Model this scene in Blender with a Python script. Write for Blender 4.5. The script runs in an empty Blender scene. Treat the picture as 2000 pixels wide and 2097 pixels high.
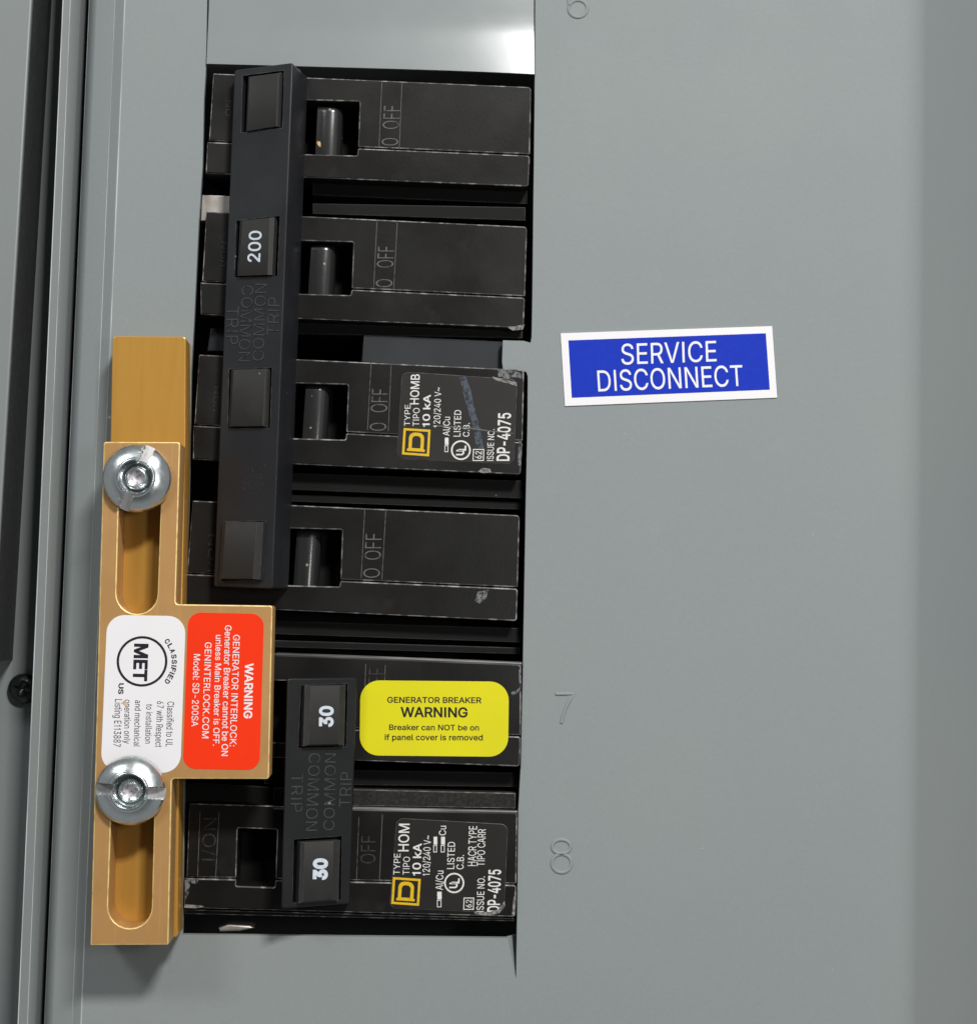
import bpy, math, random
from mathutils import Vector, Matrix
from mathutils.geometry import tessellate_polygon, interpolate_bezier, delaunay_2d_cdt

random.seed(7)
S = bpy.context.scene
COL = S.collection

# ------------------------------------------------------------------ camera, light, exposure
# Panel space: millimetres, x right, y up, z out of the panel towards the viewer (0 = face of the grey cover).
FPX, DIST = 3520.0, 300.0
RX, RY, RZ = 0.06465928, -0.04712504, 0.0233873
ROT = Matrix.Rotation(RZ, 3, 'Z') @ Matrix.Rotation(RY, 3, 'Y') @ Matrix.Rotation(RX, 3, 'X')
def W(x, y, z=0.0):                       # panel millimetres -> Blender metres (panel stands upright, faces -Y)
    return Vector((x*.001, -z*.001, y*.001))
P2B = Matrix(((1, 0, 0), (0, 0, -1), (0, 1, 0)))
cd = bpy.data.cameras.new('camera'); cam = bpy.data.objects.new('camera', cd); COL.objects.link(cam)
cd.sensor_fit = 'VERTICAL'; cd.sensor_height = 24.0; cd.lens = FPX/2097*24.0
cd.clip_start = .01; cd.clip_end = 20
cam.matrix_world = Matrix.Translation(W(0, 0, DIST)) @ (P2B @ ROT).to_4x4()
S.camera = cam

wd = bpy.data.worlds.new('World'); S.world = wd; wd.use_nodes = True
wt = wd.node_tree; wb = wt.nodes['Background']
# the room seen from the panel: dim straight ahead (where the photographer stands), lighter walls and ceiling around
w_tc = wt.nodes.new('ShaderNodeTexCoord'); w_sx = wt.nodes.new('ShaderNodeSeparateXYZ'); w_mr = wt.nodes.new('ShaderNodeMapRange')
w_mr.interpolation_type = 'SMOOTHSTEP'
for w_i, w_v in ((1, -.97), (2, -.55), (3, .02), (4, .26)): w_mr.inputs[w_i].default_value = w_v
wt.links.new(w_tc.outputs['Generated'], w_sx.inputs[0]); wt.links.new(w_sx.outputs[1], w_mr.inputs[0]); wt.links.new(w_mr.outputs[0], wb.inputs[1])
wb.inputs[0].default_value = (.95, .98, 1.0, 1)
def area(name, loc, target, sx, sy, power, col):
    l = bpy.data.lights.new(name, 'AREA'); l.shape = 'RECTANGLE'; l.size = sx; l.size_y = sy
    l.energy = power; l.color = col
    o = bpy.data.objects.new(name, l); COL.objects.link(o)
    o.location = loc; o.rotation_euler = (Vector(target)-Vector(loc)).to_track_quat('-Z', 'Y').to_euler()
    return o
area('ceiling_light', W(310, 740, 880), W(10, 0, 0), .20, .11, 11.6, (1, .985, .96))
area('camera_flash', W(112, 22, 310), W(20, 15, 0), .03, .055, .15, (1, .99, .97))
area('ceiling_light', W(-620, 700, 860), W(0, 0, 0), .30, .14, 3.4, (.96, .985, 1))
S.view_settings.view_transform = 'Standard'; S.view_settings.look = 'None'
S.view_settings.exposure = 0; S.view_settings.gamma = 1
S.cycles.use_denoising = True
S.cycles.max_bounces = 6
S.cycles.caustics_reflective = False; S.cycles.caustics_refractive = False
try: S.cycles.denoiser = 'OPENIMAGEDENOISE'
except Exception: pass

# ------------------------------------------------------------------ measuring: photograph point -> point on a real plane
def ray(px, py):
    return ROT @ Vector(((px-1000)/FPX, -(py-1048.5)/FPX, -1.0))
def P(px, py, z=0.0):
    d = ray(px, py); t = (z-DIST)/d.z
    return Vector((d.x*t, d.y*t))
class Plane:                              # a tilted plane with its own axes; also a frame (u,v,h) -> panel xyz
    def __init__(s, O, A, B):
        s.O = Vector(O); s.U = (Vector(A)-s.O).normalized()
        s.N = s.U.cross(Vector(B)-s.O).normalized(); s.V = s.N.cross(s.U)
        if s.N.z < 0: s.N = -s.N; s.V = -s.V
    def uv(s, px, py, h=0.0):
        d = ray(px, py); c = Vector((0, 0, DIST)); o = s.O+s.N*h
        t = (o-c).dot(s.N)/d.dot(s.N); p = c+d*t-s.O
        return Vector((p.dot(s.U), p.dot(s.V)))
    def at(s, u, v, h=0.0): return s.O+s.U*u+s.V*v+s.N*h
class Flat:
    def uv(s, px, py, h=0.0): return P(px, py, h)
    def at(s, u, v, h=0.0): return Vector((u, v, h))
FLAT = Flat()

# ------------------------------------------------------------------ mesh helpers
class MB:
    def __init__(s): s.v = []; s.f = []; s.m = []
    def add(s, vs, fs, mat=0):
        n = len(s.v); s.v += [Vector(v) for v in vs]
        for f in fs: s.f.append([i+n for i in f]); s.m.append(mat)
def build(name, mb, mats, parent=None, root=None, smooth=40):
    """one mesh object; vertices are panel millimetres, stored relative to the thing's base point"""
    if not isinstance(mats, (list, tuple)): mats = [mats]
    base = Vector((0, 0, 0))
    r = parent
    while r is not None and r.parent is not None: r = r.parent
    if r is not None: base = r.location
    me = bpy.data.meshes.new(name)
    if r is None:
        c = sum(mb.v, Vector())/len(mb.v); base = W(*c)
    me.from_pydata([W(*v)-base for v in mb.v], [], mb.f)
    for m in mats: me.materials.append(m)
    me.polygons.foreach_set('material_index', mb.m)
    me.update()
    if smooth:
        me.shade_smooth(); me.set_sharp_from_angle(angle=math.radians(smooth))
    o = bpy.data.objects.new(name, me); COL.objects.link(o)
    if parent is not None: o.parent = parent
    else: o.location = base
    return o
def tag(o, label=None, cat=None, group=None, kind=None):
    for k, v in (('label', label), ('category', cat), ('group', group), ('kind', kind)):
        if v: o[k] = v
    return o
def thing(name, at, label, cat, group=None):
    o = bpy.data.objects.new(name, None); COL.objects.link(o); o.empty_display_size = .004
    o.location = W(*at); return tag(o, label, cat, group)

def area2(p): return sum(p[i][0]*p[(i+1) % len(p)][1]-p[(i+1) % len(p)][0]*p[i][1] for i in range(len(p)))
def ccw(p): return list(p) if area2(p) > 0 else list(reversed(p))
def inset(p, d):                          # p counter-clockwise, d > 0 shrinks
    n = len(p); out = []
    for i in range(n):
        a, b, c = Vector(p[i-1]), Vector(p[i]), Vector(p[(i+1) % n])
        e1 = (b-a).normalized(); e2 = (c-b).normalized()
        n1 = Vector((-e1.y, e1.x)); n2 = Vector((-e2.y, e2.x))
        k = 1+n1.dot(n2)
        m = (n1+n2)/max(k, .25)
        out.append(b+m*d)
    return out
def rounded(p, r, n=6):
    p = [Vector(q) for q in p]; N = len(p); out = []
    if not isinstance(r, (list, tuple)): r = [r]*N
    for i in range(N):
        a, b, c = p[i-1], p[i], p[(i+1) % N]
        if r[i] <= 0: out.append(b); continue
        u = (a-b); v = (c-b); lu, lv = u.length, v.length; u.normalize(); v.normalize()
        ang = math.acos(max(-1, min(1, u.dot(v))))
        t = min(r[i]/math.tan(ang/2), lu*.499, lv*.499); rr = t*math.tan(ang/2)
        cen = b+(u+v).normalized()*(rr/math.sin(ang/2))
        s, e = b+u*t-cen, b+v*t-cen
        a0 = math.atan2(s.y, s.x); a1 = math.atan2(e.y, e.x); d = (a1-a0+math.pi) % (2*math.pi)-math.pi
        out += [cen+Vector((math.cos(a0+d*k/n), math.sin(a0+d*k/n)))*rr for k in range(n+1)]
    return out
def plate(mb, outer, h0, h1, bev=.15, holes=(), frame=FLAT, mat=0, back=False, steps=2):
    """a plate with softened front edges: outline(s) in the frame's plane, from h0 to h1"""
    loops = [ccw(outer)]+[list(reversed(ccw(h))) for h in holes]
    tops = []
    for L in loops:
        rings = [(L, h0)]
        if bev > 0:
            for k in range(steps+1):
                a = k/steps*math.pi/2
                rings.append((inset(L, bev*(1-math.cos(a))), h1-bev*(1-math.sin(a))))
        else: rings.append((L, h1))
        n = len(L); vs = []
        for pts, h in rings: vs += [frame.at(q[0], q[1], h) for q in pts]
        fs = []
        for r in range(len(rings)-1):
            for i in range(n):
                j = (i+1) % n; fs.append((r*n+i, r*n+j, (r+1)*n+j, (r+1)*n+i))
        mb.add(vs, fs, mat); tops.append(rings[-1][0])
    def cap(ls, h, flip):
        tri = tessellate_polygon([[Vector((q[0], q[1], 0)) for q in l] for l in ls])
        flat = [q for l in ls for q in l]
        vs = [frame.at(q[0], q[1], h) for q in flat]; fs = []
        for t in tri:
            a, b, c = (flat[i] for i in t)
            s = (b[0]-a[0])*(c[1]-a[1])-(b[1]-a[1])*(c[0]-a[0])
            t = tuple(t) if s > 0 else tuple(reversed(t))
            fs.append(tuple(reversed(t)) if flip else t)
        mb.add(vs, fs, mat)
    cap(tops, h1, False)
    if back: cap(loops, h0, True)
def quad_px(pts, frame=FLAT, h=0.0): return [frame.uv(x, y, h) for x, y in pts]
def box(mb, x0, x1, y0, y1, z0, z1, bev=.12, mat=0):
    plate(mb, [(x0, y0), (x1, y0), (x1, y1), (x0, y1)], z0, z1, bev, mat=mat, back=True)
def tube(mb, pts, r, n=8, flat=1.0, closed=False, mat=0):
    pts = [Vector(p) for p in pts]; N = len(pts); vs = []; fs = []
    for i, p in enumerate(pts):
        a = pts[i-1] if (i > 0 or closed) else p; b = pts[(i+1) % N] if (i < N-1 or closed) else p
        t = (b-a).normalized(); s = Vector((-t.y, t.x, 0))
        for k in range(n):
            an = 2*math.pi*k/n
            vs.append(p+s*math.cos(an)*r+Vector((0, 0, 1))*math.sin(an)*r*flat)
    for i in range(N if closed else N-1):
        j = (i+1) % N
        for k in range(n): fs.append((i*n+k, i*n+(k+1) % n, j*n+(k+1) % n, j*n+k))
    mb.add(vs, fs, mat)
    if not closed:
        for e in (0, N-1):
            c = pts[e]; mb.add([c]+vs[e*n:e*n+n], [(0, k+1, (k+1) % n+1) for k in range(n)], mat)

# ------------------------------------------------------------------ lettering: default font outlines turned into mesh
_glyph = {}
try:                                      # the grotesque that ships with Blender; its default face if missing
    FONT = bpy.data.fonts.load(bpy.utils.system_resource('DATAFILES', path='fonts')+'/Inter.woff2')
except Exception: FONT = None
def contours(text):
    c = bpy.data.curves.new('text', 'FONT'); c.body = text; c.size = 1
    if FONT: c.font = FONT
    o = bpy.data.objects.new('text', c); COL.objects.link(o)
    dg = bpy.context.evaluated_depsgraph_get(); cu = o.evaluated_get(dg).to_curve(dg)
    out = []
    for sp in cu.splines:
        b = sp.bezier_points; pts = []
        for i in range(len(b)):
            p, q = b[i], b[(i+1) % len(b)]
            straight = (p.handle_right-p.co).cross(q.co-p.co).length < 1e-5 and (q.handle_left-p.co).cross(q.co-p.co).length < 1e-5
            ps = [p.co] if straight else interpolate_bezier(p.co, p.handle_right, q.handle_left, q.co, 5)[:-1]
            for v in ps:
                if not pts or (v.to_2d()-pts[-1]).length > 1e-4: pts.append(v.to_2d())
        if len(pts) > 2 and (pts[0]-pts[-1]).length < 1e-4: pts.pop()
        if len(pts) > 2: out.append(pts)
    o.evaluated_get(dg).to_curve_clear(); bpy.data.objects.remove(o); bpy.data.curves.remove(c)
    return out
def _w(text): return max(p.x for q in contours(text) for p in q)
OWN = {'I': (.205, [[(.07, 0), (.135, 0), (.135, .509), (.07, .509)]]),      # plain stroke and a footless one, as on the labels
       '1': (.36, [[(.175, 0), (.238, 0), (.238, .509), (.19, .509), (.175, .455), (.13, .425), (.075, .42), (.075, .368), (.175, .368)]])}
def glyph(ch):
    """outlines of one letter as (outer, [holes]) groups, and its advance"""
    if ch not in _glyph:
        if 'HH' not in _glyph: _glyph['HH'] = _w('HH')
        if ch in OWN and FONT: adv, cs = OWN[ch]; cs = [[Vector(p) for p in q] for q in cs]; outer = [ccw(q) for q in cs]; holes = []
        else:
            adv = _w('H'+ch+'H')-_glyph['HH']
            cs = contours(ch) if ch != ' ' else []
            if cs:
                big = max(cs, key=lambda q: abs(area2(q))); sgn = area2(big) > 0
                outer = [ccw(q) for q in cs if (area2(q) > 0) == sgn]; holes = [ccw(q) for q in cs if (area2(q) > 0) != sgn]
            else: outer = []; holes = []
        def inside(p, poly):
            r = False
            for a in range(len(poly)):
                x0, y0 = poly[a]; x1, y1 = poly[a-1]
                if (y0 > p[1]) != (y1 > p[1]) and p[0] < (x1-x0)*(p[1]-y0)/(y1-y0)+x0: r = not r
            return r
        _glyph[ch] = (adv, [(o, [h for h in holes if inside(h[0], o)]) for o in outer])
    return _glyph[ch]
def letters(mb, text, BL, BR, TL, frame=FLAT, h=0.0, off=0.0, thick=0.0, mat=0):
    """text whose baseline runs BL->BR and whose capitals reach TL (points of the frame's plane); off thickens or thins the strokes"""
    x = 0; parts = []
    for ch in text:
        adv, groups = glyph(ch)
        for o, hs in groups:
            o2 = inset(o, -off) if off else o; h2 = [inset(q, off) if off else q for q in hs]
            h2 = [q for q in h2 if area2(q) > 1e-5]
            parts.append(([Vector((p[0]+x, p[1])) for p in o2], [[Vector((p[0]+x, p[1])) for p in q] for q in h2]))
        x += adv
    x0 = min(p.x for o, _ in parts for p in o); x1 = max(p.x for o, _ in parts for p in o)
    H = max(p[1] for p in glyph('H')[1][0][0])+off; b0 = -off
    U = Vector(BR)-Vector(BL); V = Vector(TL)-Vector(BL)
    T = lambda p: Vector(BL)+U*((p.x-x0)/(x1-x0))+V*((p.y-b0)/(H-b0))
    for k, (o, hs) in enumerate(parts):
        loops = [ccw([T(p) for p in o])]+[list(reversed(ccw([T(p) for p in q]))) for q in hs]
        hh = h+thick+(k % 3)*.004                       # strokes that cross inside one letter never share a plane
        poly2(mb, loops, hh, frame, mat)
        if thick > 0:
            for L in loops:
                n = len(L); mb.add([frame.at(*p, hh) for p in L]+[frame.at(*p, h-.05) for p in L], [(q, n+q, n+(q+1) % n, (q+1) % n) for q in range(n)], mat)
def ring(mb, c, r0, r1, h, frame=FLAT, n=48, mat=0):
    vs = []; fs = []
    for i in range(n):
        a = 2*math.pi*i/n; d = Vector((math.cos(a), math.sin(a)))
        vs += [frame.at(*(c+d*r0), h), frame.at(*(c+d*r1), h)]
        j = (i+1) % n; fs.append((2*i, 2*i+1, 2*j+1, 2*j))
    mb.add(vs, fs, mat)
def poly2(mb, loops, h, frame=FLAT, mat=0):
    """flat face with holes, at height h of the frame"""
    flat = []; eds = []
    for l in loops:
        a = len(flat); n = len(l); flat += [Vector((q[0], q[1])) for q in l]; eds += [(a+i, a+(i+1) % n) for i in range(n)]
    vs, _, fs, *_r = delaunay_2d_cdt(flat, eds, [], 0, 1e-6)
    def wind(p, l):
        w = 0
        for a in range(len(l)):
            x0, y0 = l[a-1][0], l[a-1][1]; x1, y1 = l[a][0], l[a][1]
            if (y0 > p.y) != (y1 > p.y):
                if p.x < (x1-x0)*(p.y-y0)/(y1-y0)+x0: w += 1 if y1 > y0 else -1
        return w
    out = []
    for t in fs:
        cen = sum((vs[q] for q in t), Vector((0, 0)))/len(t)
        if not wind(cen, loops[0]) or any(wind(cen, l) for l in loops[1:]): continue
        ar = sum(vs[t[i]].x*vs[t[(i+1) % len(t)]].y-vs[t[(i+1) % len(t)]].x*vs[t[i]].y for i in range(len(t)))
        if abs(ar) > 1e-9: out.append(tuple(t) if ar > 0 else tuple(reversed(t)))
    mb.add([frame.at(q.x, q.y, h) for q in vs], out, mat)

# ------------------------------------------------------------------ materials
class Mat:
    def __init__(s, name, col, rough=.5, metal=0.0, spec=.5):
        s.m = bpy.data.materials.new(name); s.m.use_nodes = True; s.nt = s.m.node_tree
        s.b = s.nt.nodes['Principled BSDF']; s.L = s.nt.links.new
        s.b.inputs['Roughness'].default_value = rough; s.b.inputs['Metallic'].default_value = metal
        s.b.inputs['Specular IOR Level'].default_value = spec
        rgb = s.N('ShaderNodeRGB'); rgb.outputs[0].default_value = (*col, 1); s.col = rgb.outputs[0]
        tc = s.N('ShaderNodeTexCoord'); s.co = tc.outputs['Object']; s.height = None
    def N(s, t, **k):
        n = s.nt.nodes.new(t)
        for a, v in k.items(): setattr(n, a, v)
        return n
    def math(s, op, a, b=None, c=None):
        n = s.N('ShaderNodeMath', operation=op)
        for i, x in enumerate((a, b, c)):
            if x is None: continue
            if isinstance(x, (int, float)): n.inputs[i].default_value = x
            else: s.L(x, n.inputs[i])
        return n.outputs[0]
    def noise(s, scale, detail=3, rough=.55, stretch=None):
        co = s.co
        if stretch:
            mp = s.N('ShaderNodeMapping'); mp.inputs['Scale'].default_value = stretch; s.L(co, mp.inputs[0]); co = mp.outputs[0]
        n = s.N('ShaderNodeTexNoise'); n.inputs['Scale'].default_value = scale; n.inputs['Detail'].default_value = detail
        n.inputs['Roughness'].default_value = rough; s.L(co, n.inputs['Vector']); return n.outputs[0]
    def ramp(s, x, lo, hi, a=0.0, b=1.0):
        n = s.N('ShaderNodeMapRange'); n.interpolation_type = 'SMOOTHSTEP'
        for i, v in ((1, lo), (2, hi), (3, a), (4, b)): n.inputs[i].default_value = v
        s.L(x, n.inputs[0]); return n.outputs[0]
    def mix(s, fac, col):
        n = s.N('ShaderNodeMix', data_type='RGBA')
        if isinstance(fac, (int, float)): n.inputs[0].default_value = fac
        else: s.L(fac, n.inputs[0])
        s.L(s.col, n.inputs[6])
        n.inputs[7].default_value = (*col, 1); s.col = n.outputs[2]; return s
    def mottle(s, scale, col, lo=.45, hi=.75, amount=1.0, stretch=None):
        return s.mix(s.ramp(s.noise(scale, stretch=stretch), lo, hi, 0, amount), col)
    def specks(s, scale, size, keep, col, amount=1.0):
        v = s.N('ShaderNodeTexVoronoi'); v.inputs['Scale'].default_value = scale; s.L(s.co, v.inputs['Vector'])
        sp = s.N('ShaderNodeSeparateColor'); s.L(v.outputs['Color'], sp.inputs[0])
        on = s.math('GREATER_THAN', sp.outputs[0], keep)
        r = s.math('MULTIPLY', sp.outputs[1], size)
        d = s.math('LESS_THAN', v.outputs['Distance'], r)
        return s.mix(s.math('MULTIPLY', s.math('MULTIPLY', on, d), amount), col)
    def edge_wear(s, col, amount=.7, scale=560, lo=.42, hi=.7):  # pale chamfers: wear on the black plastics, painted highlight on the gold
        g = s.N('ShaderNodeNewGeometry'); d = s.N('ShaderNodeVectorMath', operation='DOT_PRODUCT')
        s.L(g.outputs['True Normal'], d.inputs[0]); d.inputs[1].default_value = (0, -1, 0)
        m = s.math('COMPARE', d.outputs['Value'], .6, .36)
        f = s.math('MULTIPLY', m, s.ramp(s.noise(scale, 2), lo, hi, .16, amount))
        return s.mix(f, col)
    def bevel_wear(s, col, radius=.00022, amount=.5, scale=700):
        bv = s.N('ShaderNodeBevel', samples=6); bv.inputs[0].default_value = radius
        g = s.N('ShaderNodeNewGeometry'); d = s.N('ShaderNodeVectorMath', operation='DOT_PRODUCT')
        s.L(bv.outputs[0], d.inputs[0]); s.L(g.outputs['Normal'], d.inputs[1])
        m = s.ramp(d.outputs['Value'], .97, .8, 0, 1)
        f = s.math('MULTIPLY', m, s.ramp(s.noise(scale, 2), .4, .65, .1, amount))
        return s.mix(f, col)
    def bump(s, scale, dist, strength=.3, detail=2):
        b = s.N('ShaderNodeBump'); b.inputs['Strength'].default_value = strength; b.inputs['Distance'].default_value = dist
        s.L(s.noise(scale, detail), b.inputs['Height']); s.L(b.outputs[0], s.b.inputs['Normal']); return s
    def roughvar(s, scale, a, b):
        s.L(s.ramp(s.noise(scale), .3, .7, a, b), s.b.inputs['Roughness']); return s
    def done(s):
        s.L(s.col, s.b.inputs['Base Color']); return s.m
GREY = (.262, .290, .291)
M = {}
M['paint'] = (Mat('grey_panel_paint', GREY, .55, spec=.2).mottle(28, (.258, .288, .287), amount=.7).mottle(9, (.287, .308, .301), .4, .7, .6).mottle(2300, (.31, .33, .33), .45, .8, .4).mottle(1300, (.24, .268, .266), .5, .8, .3)
              .mottle(130, (.30, .32, .31), .66, .8, .5)
              .specks(80, .026, .55, (.62, .62, .58), .75).specks(210, .03, .75, (.5, .52, .5), .6).specks(110, .022, .86, (.10, .09, .08), .7).bump(1000, .00005, .4).roughvar(60, .48, .58).done())
M['filler'] = (Mat('glossy_grey_paint', GREY, .3, spec=.55).mottle(40, (.29, .31, .31), amount=.5).specks(120, .04, .85, (.7, .7, .68), .8)
               .bump(260, .00003, .3).roughvar(60, .24, .29).done())
M['trim'] = (Mat('grey_enclosure_paint', (.225, .245, .243), .45, spec=.45).mottle(1500, (.27, .285, .283), .5, .8, .4).specks(160, .05, .8, (.6, .62, .58), .6).bump(1500, .00003, .3).done())
M['phenolic'] = (Mat('black_breaker_plastic', (.0095, .0088, .0085), .36, spec=.24).mottle(60, (.019, .018, .017), .45, .75, .8)
                 .mottle(160, (.028, .026, .025), .6, .8, .5).specks(420, .085, .72, (.22, .21, .2), .8).specks(170, .03, .8, (.5, .48, .44), .9)
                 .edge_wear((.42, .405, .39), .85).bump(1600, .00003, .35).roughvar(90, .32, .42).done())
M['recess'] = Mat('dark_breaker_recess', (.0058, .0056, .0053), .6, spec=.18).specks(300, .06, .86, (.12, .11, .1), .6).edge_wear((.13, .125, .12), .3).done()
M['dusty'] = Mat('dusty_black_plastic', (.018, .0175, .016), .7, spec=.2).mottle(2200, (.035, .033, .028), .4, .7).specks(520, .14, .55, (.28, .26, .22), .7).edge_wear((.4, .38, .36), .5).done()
M['tie'] = (Mat('blue_black_tie_plastic', (.0145, .0152, .0175), .4, spec=.42).mottle(50, (.021, .0225, .0255), .45, .7, .8).specks(300, .08, .85, (.35, .35, .34), .8)
            .bevel_wear((.30, .30, .31), .00024, .5).bump(1500, .00003, .4).roughvar(70, .32, .5).done())
M['tie_dark'] = (Mat('dusty_tie_plastic', (.010, .0108, .0115), .44, spec=.36).mottle(70, (.016, .0168, .017), .45, .7, .8).specks(260, .09, .8, (.32, .32, .28), .8)
                 .bevel_wear((.25, .25, .25), .0002, .45).bump(1500, .00003, .4).done())
M['cap'] = (Mat('charcoal_handle_plastic', (.028, .0275, .0265), .55, spec=.32).mottle(120, (.036, .035, .033), .45, .7).specks(330, .09, .8, (.32, .31, .26), .8)
            .bevel_wear((.3, .3, .28), .0002, .5).bump(1800, .00003, .4).done())
M['drum'] = Mat('glossy_toggle_plastic', (.024, .024, .0245), .25, spec=1.0).specks(520, .16, .72, (.5, .42, .28), .7).bump(900, .00004, .4).done()
M['mark_faint'] = Mat('faint_moulded_marking', (.045, .043, .04), .6, spec=.3).mottle(1100, (.018, .0175, .017), .42, .62).done()
M['wall_shade'] = Mat('dark_wall_shade', (.036, .039, .038), .6, spec=.25).mottle(900, (.05, .053, .052), .45, .7).done()  # shade on the rail's side wall, put into a dark colour
M['edge'] = Mat('painted_highlight_edge', (.62, .64, .63), .3, spec=.7).mottle(500, (.36, .38, .38), .45, .65, 1, (1, 1, .08)).done()  # pale colour standing for light caught along the folds
M['rolled'] = Mat('highlighted_rolled_edge', (.06, .058, .058), .25, spec=1.0).mottle(700, (.30, .29, .29), .45, .7, .8, (.06, 1, 1)).done()  # pale streaks stand for the highlight along the rolled edge
M['emboss'] = Mat('raised_plastic_lettering', (.055, .055, .058), .5, spec=.4).mottle(900, (.022, .022, .023), .5, .7).done()
M['mark'] = Mat('scuffed_grey_marking', (.13, .125, .115), .6, spec=.3).mottle(1100, (.05, .048, .045), .5, .7).done()
M['slate'] = Mat('slate_spacer_plastic', (.018, .021, .024), .5, spec=.35).mottle(120, (.024, .027, .030), .45, .7).specks(300, .08, .85, (.2, .2, .2), .7).done()
M['gold'] = (Mat('gold_anodised_aluminium', (.50, .275, .10), .44, metal=.24).mottle(900, (.50, .268, .092), .4, .7, .8).mottle(45, (.575, .325, .12), .45, .7, .5).mottle(1400, (.63, .37, .15), .55, .75, .5, (1, 1, .04)).mottle(300, (.42, .22, .075), .62, .8, .5)
             .specks(600, .06, .85, (.62, .48, .28), .5).edge_wear((.95, .74, .30), .9, 500, .2, .6).bump(2600, .00002, .35).roughvar(120, .42, .52).done())  # paler chamfer colour stands for light on the gold edges
M['gold_plate'] = (Mat('satin_gold_aluminium', (.64, .338, .068), .3, metal=.34).mottle(700, (.58, .30, .058), .4, .7, .6, (1, 1, .1)).bump(2200, .000015, .3).done())
M['zinc'] = Mat('zinc_plated_steel', (.70, .74, .75), .22, metal=1).mottle(420, (.62, .69, .67), .4, .7).mottle(260, (.68, .63, .70), .5, .75, .4).bump(900, .00003, .22).roughvar(500, .2, .32).done()
M['slot'] = Mat('milled_zinc_slot', (.46, .46, .455), .5, metal=.6).mottle(1600, (.38, .37, .365), .4, .7).done()
M['socket'] = Mat('pitted_socket_steel', (.62, .59, .61), .5, metal=1).mottle(1500, (.30, .27, .29), .4, .65).bump(1800, .0001, .6).done()
M['black_screw'] = Mat('black_oxide_steel', (.06, .06, .062), .24, metal=.8).specks(420, .1, .8, (.3, .3, .3), .6).bump(700, .00012, .6).done()
M['white'] = Mat('white_label_vinyl', (.87, .85, .865), .42, spec=.35).mottle(60, (.84, .82, .82), amount=.5).bump(90, .00012, .25).done()
M['orange'] = Mat('orange_label_vinyl', (.93, .042, .008), .5, spec=.12).mottle(70, (.88, .038, .008), amount=.6).bump(90, .00012, .25).done()
M['yellow'] = Mat('yellow_label_vinyl', (.76, .70, .014), .42, spec=.16).mottle(45, (.68, .63, .016), amount=.7).mottle(260, (.74, .65, .02), .5, .75, .5).bump(90, .00012, .25).done()
M['blue'] = Mat('blue_label_print', (.008, .036, .47), .5, spec=.12).mottle(1500, (.02, .038, .53), .45, .8, .6).done()
M['ink'] = Mat('black_label_ink', (.014, .013, .02), .55, spec=.25).done()
M['ink_grey'] = Mat('grey_label_ink', (.022, .02, .028), .55, spec=.25).done()
M['print_white'] = Mat('white_label_print', (.76, .75, .72), .5, spec=.3).mottle(1400, (.55, .53, .50), .55, .75, .8).done()
M['print_clean'] = Mat('clean_white_print', (.84, .84, .84), .5, spec=.3).done()
M['print_blue_white'] = Mat('pale_numeral_print', (.66, .72, .80), .5, spec=.3).mottle(1500, (.5, .55, .6), .5, .75).done()
M['print_yellow'] = Mat('yellow_emblem_print', (.74, .47, .012), .5, spec=.3).mottle(1300, (.60, .36, .01), .5, .75).done()
M['rating'] = (Mat('black_rating_label', (.0165, .0152, .014), .42, spec=.36).mottle(70, (.021, .0195, .018), .45, .7).specks(300, .08, .84, (.35, .34, .3), .8)
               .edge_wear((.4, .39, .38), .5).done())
M['scuff'] = Mat('grey_scuff', (.20, .20, .205), .7, spec=.2).mottle(1500, (.03, .03, .03), .4, .62).done()
M['blue_scuff'] = Mat('blue_grey_streak', (.075, .092, .12), .6, spec=.3).mottle(1800, (.018, .018, .018), .38, .66).done()
M['bright'] = Mat('dull_bright_metal', (.50, .47, .43), .42, metal=.6).mottle(250, (.38, .34, .30), .45, .7).done()
M['chip'] = Mat('pale_chipped_edge', (.28, .275, .265), .75, spec=.2).mottle(1500, (.09, .088, .085), .42, .65).done()
M['crumb'] = Mat('orange_crumb', (.75, .36, .10), .7).mottle(2500, (.7, .62, .3), .4, .6).done()
M['tan'] = Mat('tan_smear', (.42, .30, .16), .7).mottle(1800, (.62, .5, .33), .4, .6).done()
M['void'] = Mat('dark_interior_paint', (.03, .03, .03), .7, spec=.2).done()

# ------------------------------------------------------------------ enclosure: frame strip, base and dark interior
def lin(x0, x1):                       # a photo line given by its x at y=0 and y=2097
    return lambda y: x0+(x1-x0)*y/2097
def strip(mb, prof, y0=-260, y1=2360, n=2, mat=0):
    """folded sheet: each profile point is (x at top, x at bottom, plane it is measured on, its real z)"""
    vs = []; k = len(prof)
    for j in range(n):
        y = y0+(y1-y0)*j/(n-1)
        for a, b, zr, z in prof:
            q = P(lin(a, b)(y), y, zr); vs.append((q.x, q.y, z))
    fs = []
    for j in range(n-1):
        for i in range(k-1): fs.append((j*k+i, (j+1)*k+i, (j+1)*k+i+1, j*k+i+1))
    mb.add(vs, fs, mat)
enc = thing('enclosure_frame', (-70, -60, -12), 'grey painted steel enclosure edge with a long folded lip left of the cover', 'enclosure')
mb = MB()
strip(mb, [(-420, -520, -14, -14), (140, 50, -14, -14)])
build('base_sheet', mb, M['trim'], enc)
mb = MB()
strip(mb, [(128, 36, -2.0, -14.5), (128, 36, -2.0, -2.3), (129.5, 37.5, -2.0, -2.0), (143, 55, -2.0, -1.9), (146, 58, -2.0, -2.1), (164, 71, -3.4, -3.4), (166, 73, -3.6, -4.0), (166, 73, -3.6, -20)])
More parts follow.
